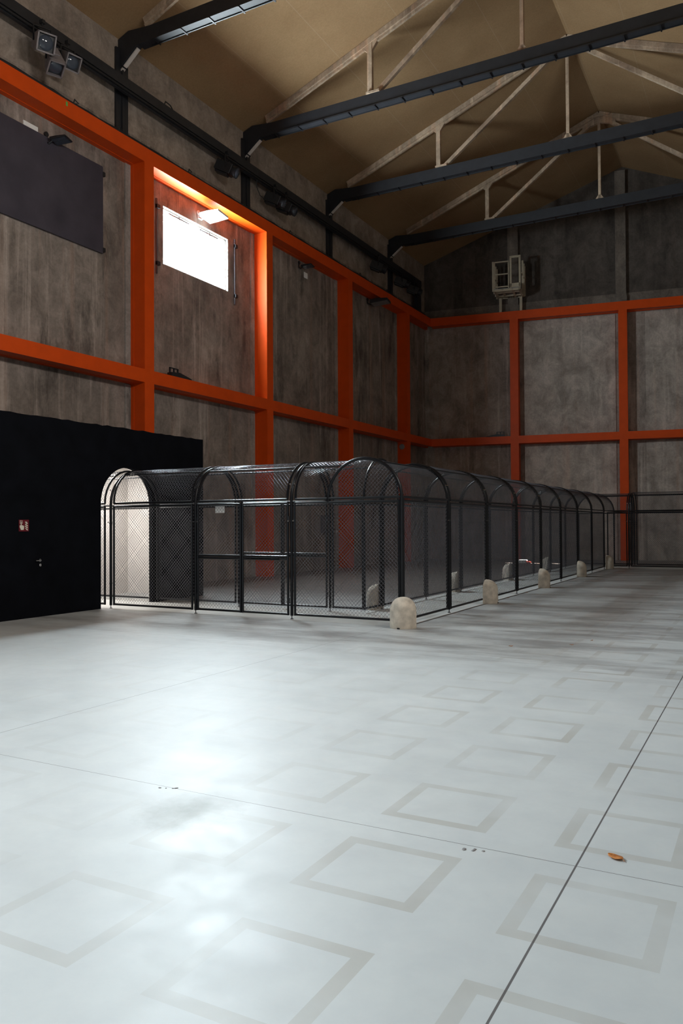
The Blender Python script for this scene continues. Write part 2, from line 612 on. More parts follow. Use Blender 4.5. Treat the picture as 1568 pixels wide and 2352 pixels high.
# raised panel joints on the far wall
pj = MB()
for a, b in ((4.28, 8.30), (9.55, 13.0)):
    pj.box(a, b, 0.495, 0.53, 0.0, 5.30)
    pj.box(a, b, 0.495, 0.53, 5.72, 11.0)
struct(pj.build('trim_3', concrete('far_panel_concrete', (0.34, 0.28, 0.24), (0.50, 0.43, 0.375), 0.5, 0.15, 0.3), xf=XFORM))

# right wall and the wall behind the camera with a gate opening added for the fill
rw = MB()
rw.box(XR, XR + 0.4, Y0 - 1, 42, -0.3, 15.0)
struct(rw.build('wall_right', M_UPPER))
nw = MB()
nw.box(-15, 4, Y0 - 0.4, Y0, 5.6, 18.6)
nw.box(-15, -8.8, Y0 - 0.4, Y0, -0.3, 5.6)
nw.box(0.8, 4, Y0 - 0.4, Y0, -0.3, 5.6)
struct(nw.build('wall_near', M_UPPER))

# pitched roof lining
ro = MB()
xl, xr = -15.0, 3.72
th = 0.25
sec = [(xl, roof_z(xl)), (RIDGE_X, RIDGE_Z), (xr, roof_z(xr)), (xr, roof_z(xr) + th), (RIDGE_X, RIDGE_Z + th), (xl, roof_z(xl) + th)]
ro.prism([(x, Y0 - 0.6, z) for x, z in sec[0:2] + sec[4:6]], (0, 52, 0))
ro.prism([(x, Y0 - 0.6, z) for x, z in [sec[1], sec[2], sec[3], sec[4]]], (0, 52, 0))
struct(ro.build('ceiling', M_CEIL))


# ------------------------------------------------------------------ orange steel frame
TOPZ0, TOPZ1, MIDZ0, MIDZ1 = 11.06, 11.44, 5.34, 5.68
CG = 'orange steel wall frame'
col_lab = ['orange steel column at the left edge of the lit window bay',
           'orange steel column glowing at the right edge of the lit window bay',
           'orange steel column between the two dark-stained bays right of the window',
           'orange steel column of the left wall nearest the far corner']
for i, y in enumerate(BAYS):
    c = MB()
    c.box(XF - 0.02 - 0.34, XF, y, y + 0.355, 0, MIDZ0)
    c.box(XF - 0.02 - 0.34, XF, y, y + 0.355, MIDZ1, TOPZ0)
    c.box(XF - 0.36, XF, y, y + 0.355, MIDZ0, MIDZ1)
    c.box(XW, XF - 0.36, y - 0.012, y + 0.367, 0, TOPZ0)
    tag(c.build('steel_column', M_ORANGE), col_lab[i], 'column', CG)
b_ = MB()
b_.box(XF - 0.36, XF, Y0, 35.32, TOPZ0, TOPZ1)
b_.box(XW, XF - 0.36, Y0, 35.8, TOPZ0 - 0.012, TOPZ1)
tag(b_.build('steel_beam', M_ORANGE), 'upper orange beam running along the left wall above the window', 'beam', CG)
b_ = MB()
ys = [Y0] + [e for y in BAYS for e in (y, y + 0.355)] + [35.32]
for i in range(0, len(ys), 2):
    b_.box(XF - 0.36, XF, ys[i], ys[i + 1], MIDZ0, MIDZ1)
    b_.box(XW, XF - 0.36, ys[i] + 0.012, ys[i + 1] - 0.012 if i < 8 else 35.75, MIDZ0 - 0.012, MIDZ1 - 0.012)
tag(b_.build('steel_beam', M_ORANGE), 'middle orange beam running along the left wall below the window', 'beam', CG)
# far wall frame in the far wall's own coordinates
FU = [(3.70, 4.07), (8.435, 8.79), (13.17, 13.52), (17.0, 17.35)]
flab = ['orange steel column on the far wall under the lift basket', 'orange steel column on the far wall at the right behind the cage end']
for i, (a, b) in enumerate(FU[:2]):
    c = MB()
    c.box(a, b, 0.0, 0.36, 0, MIDZ0)
    c.box(a, b, 0.0, 0.36, MIDZ1, TOPZ0)
    c.box(a, b, 0.0, 0.36, MIDZ0, MIDZ1)
    c.box(a - 0.012, b + 0.012, 0.36, 0.53, 0, TOPZ0)
    tag(c.build('steel_column', M_ORANGE, xf=XFORM), flab[i], 'column', CG)
c = MB()
c.box(0, 17.6, 0.0, 0.36, TOPZ0, TOPZ1)
c.box(0, 17.6, 0.36, 0.49, TOPZ0 - 0.012, TOPZ1)
tag(c.build('steel_beam', M_ORANGE, xf=XFORM), 'upper orange beam crossing the far wall under the lift basket', 'beam', CG)
c = MB()
us = [0] + [e for q in FU[:2] for e in q] + [17.6]
for i in range(0, len(us), 2):
    c.box(us[i], us[i + 1], 0.0, 0.36, MIDZ0, MIDZ1)
    c.box(us[i], us[i + 1], 0.36, 0.495, MIDZ0 - 0.012, MIDZ1 - 0.012)
tag(c.build('steel_beam', M_ORANGE, xf=XFORM), 'middle orange beam crossing the far wall at half height', 'beam', CG)

# concrete pilasters on the gable
plab = ['concrete pilaster on the far gable behind the lift basket', 'tall concrete pilaster on the far gable beneath the roof ridge']
for i, (a, b) in enumerate(((3.585, 4.065), (8.33, 8.775))):
    c = MB()
    c.box(a, b, 0.34, 0.53, 11.44, 17.40 if i else 15.75)
    c.box(a - 0.03, b + 0.03, 0.32, 0.53, 11.44, 11.80)
    tag(c.build('pilaster', M_PIL, xf=XFORM), plab[i], 'pilaster', 'gable pilasters')

# dark steel wall posts above the frame
PY = [15.268, 20.787, 26.25, 31.766]
wlab = ['dark steel wall post above the orange beam under the nearest roof truss',
        'dark steel wall post above the lit window bay under the second truss',
        'dark steel wall post above the stained bay right of the window',
        'dark steel wall post beside the spotlights near the far corner']
for i, y in enumerate(PY):
    c = MB()
    c.box(XW, XW + 0.06, y - 0.215, y + 0.215, 11.4, 13.9)
    c.box(XW, XW + 0.10, y - 0.03, y + 0.03, 11.4, 13.9)
    tag(c.build('wall_post', M_NAVY), wlab[i], 'post', 'dark wall posts')

# long dark lighting rail along the left wall
rl = thing('lighting_rail', 'long dark steel rail along the left wall carrying the spotlights', 'rail', (-14.3, 20, 12.66))
c = MB()
c.box(-0.10, 0.06, Y0 - 20, 14.55, 0.12, 0.37)
c.box(-0.06, 0.02, Y0 - 20, 14.55, 0.0, 0.12)
c.build('beam', M_NAVY, rl)
c = MB()
c.tube([(0.06, Y0 - 20, 0.05), (0.06, 14.4, 0.05)], 0.028, 8)
c.build('pipe', M_CABLE, rl)
c = MB()
c.box(-0.10, 0.06, 14.05, 14.5, -1.25, 0.12)
c.box(-0.12, 0.08, 14.02, 14.53, -0.06, 0.02)
c.build('end_post', M_NAVY, rl)
for y in PY:
    c = MB()
    c.box(-0.20, -0.09, y - 20 - 0.06, y - 20 + 0.06, 0.1, 0.3)
    c.build('bracket', M_NAVY, rl)


# ------------------------------------------------------------------ roof trusses
def truss():
    t = thing('roof_truss', 'x', 'truss', (0, 0, 0), 0, 'roof trusses')
    xm = 2 * RIDGE_X
    c = MB()
    prof = [(-14.72, 13.30), (-14.72, 14.10), (-14.25, 14.27), (-13.55, 14.20), (xm + 13.55, 14.20), (xm + 14.25, 14.27),
            (xm + 14.72, 14.10), (xm + 14.72, 13.30), (xm + 14.60, 13.36), (xm + 13.95, 13.84), (-13.95, 13.84), (-14.60, 13.36)]
    c.prism([(x, -0.09, z) for x, z in prof], (0, 0.18, 0))
    c.box(-13.9, xm + 13.9, -0.13, 0.13, 13.80, 13.84)
    c.build('bottom_chord', M_NAVY, t)
    # small tabs along the underside
    c = MB()
    x = -13.4
    while x < xm + 13.4:
        c.box(x, x + 0.035, -0.15, 0.15, 13.775, 13.80)
        x += 0.86
    c.box(-13.6, xm + 13.6, 0.07, 0.10, 13.775, 13.80)
    c.build('cable_tray', M_LAMPBLK, t)
    # light on the lower flange of both knees, added as pale strips
    for s in (0, 1):
        c = MB()
        a, b = (-14.56, 13.37), (-13.98, 13.80)
        if s:
            a, b = (xm - a[0], a[1]), (xm - b[0], b[1])
        c.bar((a[0], 0.0, a[1] - 0.02), (b[0], 0.0, b[1] - 0.02), 0.11, 0.03)
        st = c.build('knee_glint_strip', M_FLANGEGLINT, t)
        c = MB()
        d = (0.10 if not s else -0.10)
        c.bar((a[0] + d, 0, a[1] + 0.044), (a[0] + d * 1.25, 0, a[1] + 0.060), 0.18, 0.05)
        c.build('strip_clip', M_LAMPBLK, st)
    for s in (0, 1):
        def mx(x):
            return xm - x if s else x
        # top chord under the roof lining
        c = MB()
        n = 10
        for k in range(n):
            xa = -13.75 + (RIDGE_X + 13.75) * k / n
            xb = -13.75 + (RIDGE_X + 13.75) * (k + 1) / n
            dz = 0.10
            c.bar((mx(xa), 0, roof_z(xa) - dz), (mx(xb), 0, roof_z(xb) - dz), 0.16, 0.16)
        c.bar((mx(-13.75), 0, roof_z(-13.75) - 0.21), (mx(RIDGE_X), 0, roof_z(RIDGE_X) - 0.21), 0.07, 0.10)
        c.build('top_chord', M_TRUSS, t)
        c = MB()
        zt = roof_z(-10.13) - 0.15
        c.bar((mx(-10.13), 0, 14.18), (mx(-10.13), 0, zt), 0.12, 0.15, (1, 0, 0))
        c.prism([(mx(-10.45), -0.05, zt - 0.06), (mx(-10.13), -0.05, zt - 0.34), (mx(-9.80), -0.05, zt + 0.10), (mx(-10.13), -0.05, zt + 0.1)], (0, 0.10, 0))
        c.box(min(mx(-10.22), mx(-9.80)), max(mx(-10.22), mx(-9.80)), -0.13, 0.13, 14.20, 14.26)
        c.build('strut', M_TRUSS, t)
        c = MB()
        c.bar((mx(-9.90), 0, 14.24), (mx(-6.05), 0, 17.12), 0.11, 0.13)
        c.build('diagonal', M_TRUSS, t)
    c = MB()
    c.bar((RIDGE_X, 0, 14.2), (RIDGE_X, 0, 17.3), 0.10, 0.10, (1, 0, 0))
    c.prism([(RIDGE_X - 0.16, -0.05, 14.2), (RIDGE_X + 0.16, -0.05, 14.2), (RIDGE_X + 0.05, -0.05, 14.36), (RIDGE_X - 0.05, -0.05, 14.36)], (0, 0.1, 0))
    c.build('hanger', M_TRUSS, t)
    c = MB()
    c.prism([(RIDGE_X - 0.62, -0.06, 17.02), (RIDGE_X, -0.06, 17.16), (RIDGE_X + 0.62, -0.06, 17.02), (RIDGE_X + 0.62, -0.06, 17.16), (RIDGE_X, -0.06, 17.40), (RIDGE_X - 0.62, -0.06, 17.16)], (0, 0.12, 0))
    c.box(RIDGE_X - 0.42, RIDGE_X + 0.42, -0.16, 0.16, 17.36, 17.42)
    c.build('ridge_plate', M_TRUSS, t)
    return t


TR = truss()
tl = ['nearest roof truss, only its dark left knee showing at the top edge',
      'second roof truss, its dark bottom chord crossing beneath the top edge of the view',
      'third roof truss, its hanger meeting the roof peak above the lift basket',
      'farthest roof truss, darkest, just in front of the gable wall']
for i, y in enumerate(PY):
    o = TR if i == 0 else copy_tree(TR)
    o.location = (0, y, 0)
    o['label'] = tl[i]

# ------------------------------------------------------------------ black entrance box
bx = thing('entrance_box', 'large black box room with arched doorway against the left wall', 'box room', (-11.74, 12.5, 0))
OX, OY = -11.74, 12.5
YA, YB2, BH = 6.2, 14.975, 3.67
ac, ar, asp = 12.475, 0.755, 2.10       # arch centre, radius, springing height


def arch_outline(y0, y1, zt, rough=False):
    pts = [(y0, 0.0), (ac - ar, 0.0)]
    for k in range(25):
        a = PI - PI * k / 24
        pts.append((ac + ar * math.cos(a), asp + ar * math.sin(a)))
    pts += [(ac + ar, 0.0), (y1, 0.0)]
    top = []
    n = 60 if rough else 1
    for k in range(n + 1):
        yy = y1 + (y0 - y1) * k / n
        dz = random.uniform(-0.012, 0.012) if rough and 0 < k < n else 0
        top.append((yy, zt + dz))
    return pts + top


c = MB()
c.prism([(0, y - OY, z) for y, z in arch_outline(YA, YB2, BH, True)], (-0.10, 0, 0))
c.build('front_wall', M_BLACK, bx)
c = MB()
c.prism([(-0.10, y - OY, z) for y, z in arch_outline(YA + 0.1, YB2 - 0.1, BH - 0.1)], (-0.012, 0, 0))
c.build('inner_front_lining', M_LINING, bx)
c = MB()
c.box(-2.36, -0.1, YB2 - 0.1 - OY, YB2 - OY, 0, BH)
c.build('end_wall', M_BLACK, bx)
c = MB()
c.box(-2.36, -0.1, YA - OY, YA + 0.1 - OY, 0, BH)
c.build('end_wall', M_BLACK, bx)
c = MB()
c.box(-2.36, -2.26, YA + 0.1 - OY, YB2 - 0.1 - OY, 0, BH)
c.build('back_wall', M_BLACK, bx)
c = MB()
c.box(-2.26, -0.1, YA + 0.1 - OY, YB2 - 0.1 - OY, BH - 0.1, BH)
c.build('roof_panel', M_BLACK, bx)
c = MB()
c.box(-2.26, -2.245, 10.6 - OY, YB2 - 0.1 - OY, 0, BH - 0.1)
c.build('inner_back_lining', M_LINING, bx)
c = MB()
c.box(-2.245, -0.112, YB2 - 0.115 - OY, YB2 - 0.1 - OY, 0, BH - 0.1)
c.build('inner_end_lining', M_LINING, bx)
c = MB()
c.box(-2.245, -0.112, 10.6 - OY, 10.615 - OY, 0, BH - 0.1)
c.build('inner_partition', M_LINING, bx)
dr = MB()
dr.box(0.0, 0.012, 9.33 - OY, 10.262 - OY, 0.01, 2.19)
dro = dr.build('door', M_BLACK, bx)
c = MB()
c.cyl((0.012, 10.19 - OY, 1.03), (0.035, 10.19 - OY, 1.03), 0.027)
c.tube([(0.02, 10.19 - OY, 1.03), (0.06, 10.19 - OY, 1.03), (0.065, 10.17 - OY, 1.03), (0.065, 10.07 - OY, 1.03)], 0.010, 8)
h = c.build('lever_handle', M_CHROME, dro, smooth=True)
h['label'] = 'steel lever handle'
c = MB()
c.cyl((0.012, 10.20 - OY, 0.945), (0.03, 10.20 - OY, 0.945), 0.027)
c.cyl((0.03, 10.20 - OY, 0.945), (0.036, 10.20 - OY, 0.945), 0.011)
h = c.build('lock', M_CHROME, dro, smooth=True)
h['label'] = 'round steel lock rose'

# fire alarm sign on the box
sg = thing('fire_alarm_sign', 'small red sign with white hand and flames on the black box', 'sign', (-11.7275, 9.845, 1.665))
c = MB()
c.box(0, 0.004, -0.108, 0.108, -0.104, 0.104)
c.build('plate', M_RED, sg)


def flat(name, polys, x=0.0045):
    q = MB()
    for poly in polys:
        q.prism([(x, p[0], p[1]) for p in poly], (0.0012, 0, 0))
    return q.build(name, M_SIGNW, sg)


def sq(cx, cy, h, t):
    o, i = h, h - t
    return [[(cx - o, cy - o), (cx + o, cy - o), (cx + o, cy - i), (cx - o, cy - i)], [(cx - o, cy + i), (cx + o, cy + i), (cx + o, cy + o), (cx - o, cy + o)],
            [(cx - o, cy - i), (cx - i, cy - i), (cx - i, cy + i), (cx - o, cy + i)], [(cx + i, cy - i), (cx + o, cy - i), (cx + o, cy + i), (cx + i, cy + i)]]


flat('button_symbol', sq(-0.058, 0.062, 0.027, 0.006) + [[(-0.058 + 0.010 * math.cos(k * PI / 5), 0.062 + 0.010 * math.sin(k * PI / 5)) for k in range(10)]])
flat('hand_symbol', [[(-0.067, 0.058), (-0.050, 0.058), (-0.049, 0.002), (-0.030, 0.004), (-0.014, -0.002), (-0.002, -0.008), (0.002, -0.020),
                      (0.000, -0.050), (-0.008, -0.078), (-0.066, -0.078), (-0.074, -0.055), (-0.086, -0.040), (-0.092, -0.010), (-0.088, 0.0), (-0.070, 0.004)]])
fp = []
for (yy, zz, L, w) in ((0.022, 0.070, 0.050, 0.016), (0.050, 0.072, 0.032, 0.014), (0.022, 0.028, 0.064, 0.018), (0.016, -0.006, 0.070, 0.018), (0.026, -0.044, 0.058, 0.018)):
    fp.append([(yy, zz), (yy + 0.25 * L, zz - 0.020), (yy + 0.6 * L, zz - 0.036), (yy + L, zz - 0.046), (yy + L, zz - 0.046 + w), (yy + 0.62 * L, zz - 0.034 + w), (yy + 0.32 * L, zz - 0.016 + w)])
flat('flame_symbol', [[(p[0], p[1]) for p in q] for q in fp])

# ------------------------------------------------------------------ chain-link tunnel
RAD, SPR = 0.69, 2.07
HR = 0.028      # hoop tube
FR = 0.021      # panel tube
PITCH = 0.068
WR = 0.0025


def apt(y_off, s, r=RAD):
    a = PI - s
    return (y_off + r * math.cos(a), SPR + r * math.sin(a))


def hoop_pts(x, r=RAD, z0=0.06):
    pts = [(x, -r, z0), (x, -r, 1.0)]
    for k in range(17):
        a = PI - PI * k / 16
        pts.append((x, r * math.cos(a), SPR + r * math.sin(a)))
    pts += [(x, r, 1.0), (x, r, z0)]
    return pts


def wires(u0, u1, v0, v1, pitch=PITCH, off=0.0):
    """the two diagonal wire families of a chain-link rectangle, as ((u,v),(u,v),side)"""
    out = []
    k0 = int(math.floor((u0 - v1) / pitch)) - 1
    k1 = int(math.ceil((u1 - v0) / pitch)) + 1
    for k in range(k0, k1 + 1):          # u - v = k p
        c0 = k * pitch
        a = max(u0, c0 + v0)
        b = min(u1, c0 + v1)
        if b - a > 0.01:
            out.append(((a, a - c0), (b, b - c0), 1))
    k0 = int(math.floor((u0 + v0) / pitch)) - 1
    k1 = int(math.ceil((u1 + v1) / pitch)) + 1
    for k in range(k0, k1 + 1):          # u + v = k p
        c0 = k * pitch
        a = max(u0, c0 - v1)
        b = min(u1, c0 - v0)
        if b - a > 0.01:
            out.append(((a, c0 - a), (b, c0 - b), -1))
    return out


def flat_mesh(mb, u0, u1, v0, v1, fn):
    for (a, b, s) in wires(u0, u1, v0, v1):
        mb.tube([fn(a[0], a[1], s * 0.0045), fn(b[0], b[1], s * 0.0045)], WR, 4, False)


def roof_mesh(mb, x0, x1, s0=0.0, s1=PI, keep=None, r=RAD - 0.012):
    for (a, b, sd) in wires(x0, x1, s0 * RAD, s1 * RAD):
        n = max(2, int(abs(b[1] - a[1]) / 0.075) + 1)
        pts = []
        runs = []
        for i in range(n + 1):
            t = i / n
            u = a[0] + (b[0] - a[0]) * t
            s = (a[1] + (b[1] - a[1]) * t) / RAD
            al = PI - s
            rr = r + sd * 0.0045
            p = (u, rr * math.cos(al), SPR + rr * math.sin(al))
            if keep is None or keep(p):
                pts.append(p)
            else:
                if len(pts) > 1:
                    runs.append(pts)
                pts = []
        if len(pts) > 1:
            runs.append(pts)
        for q in runs:
            mb.tube(q, WR, 3, False)


def wall_panel(parent, name, x0, x1, y, z0=0.085, z1=2.035, mid=None, axis='x'):
    """flat mesh panel in the plane y (local), or in the plane x=y when axis is 'y'"""
    P = (lambda u, v, d=0: (u, y + d, v)) if axis == 'x' else (lambda u, v, d=0: (y + d, u, v))
    c = MB()
    for z in (z0, z1) + ((mid - 0.024, mid + 0.024) if mid else ()):
        c.tube([P(x0, z), P(x1, z)], FR, 8)
    for x in (x0, x1):
        c.tube([P(x, z0 - FR), P(x, z1 + FR)], FR, 8)
    o = c.build(name, M_CAGE, parent, smooth=True)
    c = MB()
    if mid:
        flat_mesh(c, x0, x1, z0, mid - 0.024, P)
        flat_mesh(c, x0, x1, mid + 0.024, z1, P)
    else:
        flat_mesh(c, x0, x1, z0, z1, P)
    w = c.build('chain_link_mesh', M_WIRE, o)
    w['label'] = 'galvanised chain-link wire'
    return o


def roof_panel(parent, x0, x1, keep=None):
    c = MB()
    for x in (x0, x1):
        pts = [(x, RAD * math.cos(PI - PI * k / 16), SPR + 0.03 + RAD * math.sin(PI - PI * k / 16)) for k in range(17)]
        if keep is None or keep((x, 0, 0)):
            c.tube(pts, FR, 8)
    for s in (0.0, PI / 180 * 57, PI / 180 * 123, PI):
        y, z = RAD * math.cos(PI - s), SPR + 0.03 + RAD * math.sin(s)
        e = x1
        if keep is not None:
            while e > x0 and not keep((e, y, z)):
                e -= 0.02
        rr = FR if s in (0.0, PI) else 0.013
        c.tube([(x0, y, z), (e, y, z)], rr, 8)
    o = c.build('roof_panel', M_CAGE, parent, smooth=True)
    c = MB()
    roof_mesh(c, x0, x1, keep=keep, r=RAD - 0.004)
    w = c.build('chain_link_mesh', M_WIRE, o)
    w['label'] = 'galvanised chain-link wire'
    w.location.z = 0.03
    return o


def hoop(parent, x, bolts=True, feet=(1, 1)):
    c = MB()
    c.tube(hoop_pts(x), HR, 10)
    for s in (-1, 1):
        for z in (0.50, 1.70):
            c.tube([(x, s * RAD, z - 0.012), (x, s * RAD, z + 0.012)], HR + 0.006, 10)
    o = c.build('hoop', M_CAGE, parent, smooth=True)
    for i, s in enumerate((-1, 1)):
        if not feet[i]:
            continue
        c = MB()
        c.cyl((x, s * RAD, 0.0), (x, s * RAD, 0.010), 0.030, 0.026)
        c.cyl((x, s * RAD, 0.01), (x, s * RAD, 0.07), 0.008)
        c.build('levelling_foot', M_CAGE, o, smooth=True)
    if bolts:
        for s in (-1, 1):
            for dx in (-0.05, 0.05):
                for (dy, z) in ((0.0, 1.72), (0.06, 2.37)):
                    c = MB()
                    yy = s * (RAD - (dy if dy else 0.0))
                    c.cyl((x + dx, yy + s * 0.012, z), (x + dx, yy + s * 0.034, z), 0.011, n=8)
                    c.build('bolt', M_CHROME, o)
    return o


GAP = 0.082
YC = 12.59
TG = 'chain-link tunnel sections'


def plain_section(L, name='tunnel_section', end=False, bolts=True):
    t = thing(name, 'x', 'cage', (0, 0, 0), 0, TG)
    hoop(t, 0, bolts)
    if end:
        hoop(t, L, bolts)
    for s in (-1, 1):
        wall_panel(t, 'wall_panel', GAP, L - GAP, s * RAD)
    roof_panel(t, GAP, L - GAP)
    return t


# front run, along X
sA = plain_section(2.14)
sA.location = (-11.65, YC, 0)
sA['label'] = 'first tunnel section, beside the black box with its wall panel closed'
# inside the box
sI = plain_section(1.95, bolts=False)
sI.location = (-13.68, YC, 0)
sI['label'] = 'tunnel section standing inside the arched doorway of the black box'
# gate section
sB = thing('tunnel_section', 'tunnel section with double gate and white notice, second from the black box', 'cage', (-9.51, YC, 0), 0, TG)
hoop(sB, 0)
for s in (-1, 1):
    for (a, b) in ((0.055, 1.03), (1.075, 2.045)):
        g = wall_panel(sB, 'gate_leaf', a, b, s * RAD, mid=1.067)
        if a > 1:
            c = MB()
            c.cyl((1.16, s * RAD - 0.03, 1.067), (1.86, s * RAD - 0.03, 1.067), 0.009, n=8)
            c.cyl((1.45, s * RAD - 0.05, 1.067), (1.45, s * RAD - 0.01, 1.067), 0.016, n=8)
            c.box(1.25, 1.28, s * RAD - 0.045, s * RAD - 0.015, 1.05, 1.085)
            c.box(1.72, 1.75, s * RAD - 0.045, s * RAD - 0.015, 1.05, 1.085)
            c.build('latch', M_LAMPBLK, g)
        hx = a - 0.018 if a < 1 else b + 0.018
        for z in (0.32, 1.75):
            c = MB()
            c.cyl((hx, s * RAD, z - 0.05), (hx, s * RAD, z + 0.05), 0.016, n=8)
            c.build('hinge', M_LAMPBLK, g)
roof_panel(sB, GAP, 2.12 - GAP)

# front corner module: X -7.39 .. -5.28, Y 11.9 .. 14.03
sC = thing('tunnel_section', 'front corner tunnel section with arched mesh end behind the nearest concrete bumper', 'cage', (-7.39, YC, 0), 0, TG)
hoop(sC, 0)
xc = 1.425                              # local centre of the side tunnel (X = -5.965)


def keep_corner(p):
    return p[0] <= xc - abs(p[1]) + 0.0


wall_panel(sC, 'wall_panel', 0.065, 2.06, -RAD)
wall_panel(sC, 'wall_panel', 0.065, 0.70, RAD)
wall_panel(sC, 'wall_panel', -RAD + 0.06, 1.36, 2.11, axis='y')
wall_panel(sC, 'wall_panel', RAD + 0.0, 1.36, 0.735, axis='y')
roof_panel(sC, GAP, xc, keep=keep_corner)
# side barrel over the corner (axis along Y) built in a turned child mesh
rot = Matrix.Rotation(PI / 2, 4, 'Z')


def side_xf():
    mm = Matrix.Rotation(PI / 2, 4, 'Z')
    mm.translation = (xc, -RAD, 0)
    return mm


def keep_side(p):
    # local run coordinate p[0] along +Y from the front plane, p[1] is -X offset
    y = p[0] - RAD
    x = -p[1]
    return x >= 0 or abs(x) <= abs(y) or y > RAD


c = MB()
pts = [(0.0, RAD * math.cos(PI - PI * k / 20), SPR + RAD * math.sin(PI - PI * k / 20)) for k in range(21)]
c.tube(pts, HR, 10)
c.tube([(0.0, RAD, SPR - 0.02), (0.0, RAD, SPR + 0.03)], HR, 10)
c.tube([(0.0, -RAD, 0.06), (0.0, -RAD, SPR + 0.02)], HR + 0.012, 10)
c.build('hoop', M_CAGE, sC, smooth=True, xf=side_xf())
c = MB()
for s in (PI / 180 * 57, PI / 180 * 123):
    y, z = RAD * math.cos(PI - s), SPR + 0.03 + RAD * math.sin(s)
    c.tube([(0.0 if y < 0 else RAD + abs(y), y, z), (2.06, y, z)], 0.013, 8)
c.tube([(0.0, -RAD, SPR + 0.03), (2.06, -RAD, SPR + 0.03)], FR, 8)
c.tube([(2.06, RAD * math.cos(PI - PI * 0 / 16), SPR + 0.03)] + [(2.06, RAD * math.cos(PI - PI * k / 16), SPR + 0.03 + RAD * math.sin(PI - PI * k / 16)) for k in range(1, 17)], FR, 8)
ro_ = c.build('roof_panel', M_CAGE, sC, smooth=True, xf=side_xf())
c = MB()
roof_mesh(c, 0.02, 2.06, keep=keep_side)
c.build('chain_link_mesh', M_WIRE, ro_, xf=side_xf())
# mesh infill of the front arch
c = MB()
for (a, b, sd) in wires(-RAD, RAD, 0.0, RAD):
    n = 40
    run = []
    for i in range(n + 1):
        u = a[0] + (b[0] - a[0]) * i / n
        v = a[1] + (b[1] - a[1]) * i / n
        if u * u + v * v <= (RAD - 0.005) ** 2:
            run.append((xc + u, -RAD + sd * WR, SPR + v))
    if len(run) > 1:
        c.tube([run[0], run[-1]], WR, 4, False)
g = MB()
g.tube([(xc - RAD, -RAD, SPR + 0.03), (xc + RAD, -RAD, SPR + 0.03)], FR, 8)
ai = g.build('arch_infill', M_CAGE, sC, smooth=True)
c.build('chain_link_mesh', M_WIRE, ai)

# long side run, along Y
NS = 7
LS = (29.82 - 14.03) / NS
s0 = plain_section(LS)
s0.rotation_euler = (0, 0, PI / 2)
s0.location = (-5.965, 14.03, 0)
ordn = ['first', 'second', 'third', 'fourth', 'fifth', 'sixth', 'seventh']
for k in range(NS):
    o = s0 if k == 0 else copy_tree(s0)
    o.location = (-5.965, 14.03 + LS * k, 0)
    o['label'] = ordn[k] + ' tunnel section behind the front corner section along the long side run'
# far corner module and far run to the right
sF = thing('tunnel_section', 'far corner tunnel section where the long side run turns right', 'cage', (-5.965, 29.82, 0), PI / 2, TG)
hoop(sF, 0)
roof_panel(sF, GAP, 2.13)
wall_panel(sF, 'wall_panel', GAP, 2.08, RAD)
wall_panel(sF, 'wall_panel', -1.36, RAD - 0.06, 2.13, axis='y')
wall_panel(sF, 'wall_panel', -1.36, -RAD, 0.75, axis='y')
c = MB()
pts = [(2.13, RAD * math.cos(PI - PI * k / 20), SPR + RAD * math.sin(PI - PI * k / 20)) for k in range(21)]
c.tube([(2.13, -RAD, 0.06)] + pts + [(2.13, RAD, 0.06)], HR, 10)
c.build('hoop', M_CAGE, sF, smooth=True)
# right-hand stub barrel of the far corner
sFx = Matrix.Rotation(-PI / 2, 4, 'Z')
sFx.translation = (2.13 - RAD, 0, 0)


def keep_far(p):
    return p[0] >= abs(p[1])


c = MB()
roof_mesh(c, 0.0, 1.37, keep=keep_far)
g = MB()
g.tube([(1.37, RAD * math.cos(PI - PI * k / 16), SPR + RAD * math.sin(PI - PI * k / 16)) for k in range(17)], FR, 8)
for s in (PI / 180 * 57, PI / 180 * 123):
    y, z = RAD * math.cos(PI - s), SPR + 0.02 + RAD * math.sin(s)
    g.tube([(abs(y), y, z), (1.37, y, z)], 0.013, 8)
for y in (-RAD, RAD):
    g.tube([(RAD, y, SPR + 0.03), (1.37, y, SPR + 0.03)], FR, 8)
ro_ = g.build('roof_panel', M_CAGE, sF, smooth=True, xf=sFx)
c.build('chain_link_mesh', M_WIRE, ro_, xf=sFx)
fr0 = plain_section(2.2)
for k in range(3):
    o = fr0 if k == 0 else copy_tree(fr0)
    o.location = (-4.535 + 2.2 * k, 31.26, 0)
    o['label'] = ['far tunnel section running right from the far corner, before the far wall',
                  'tunnel section of the far run at the right edge of the view',
                  'last tunnel section of the far run, beside the right wall'][k]

# white notice hung inside the gate mesh
nt_ = MB()
nt_.box(-9.067, -8.857, 11.925, 11.929, 1.878, 2.003)
tag(nt_.build('paper_notice', M_PAPER), 'blank white paper notice hung on the gate mesh', 'notice')


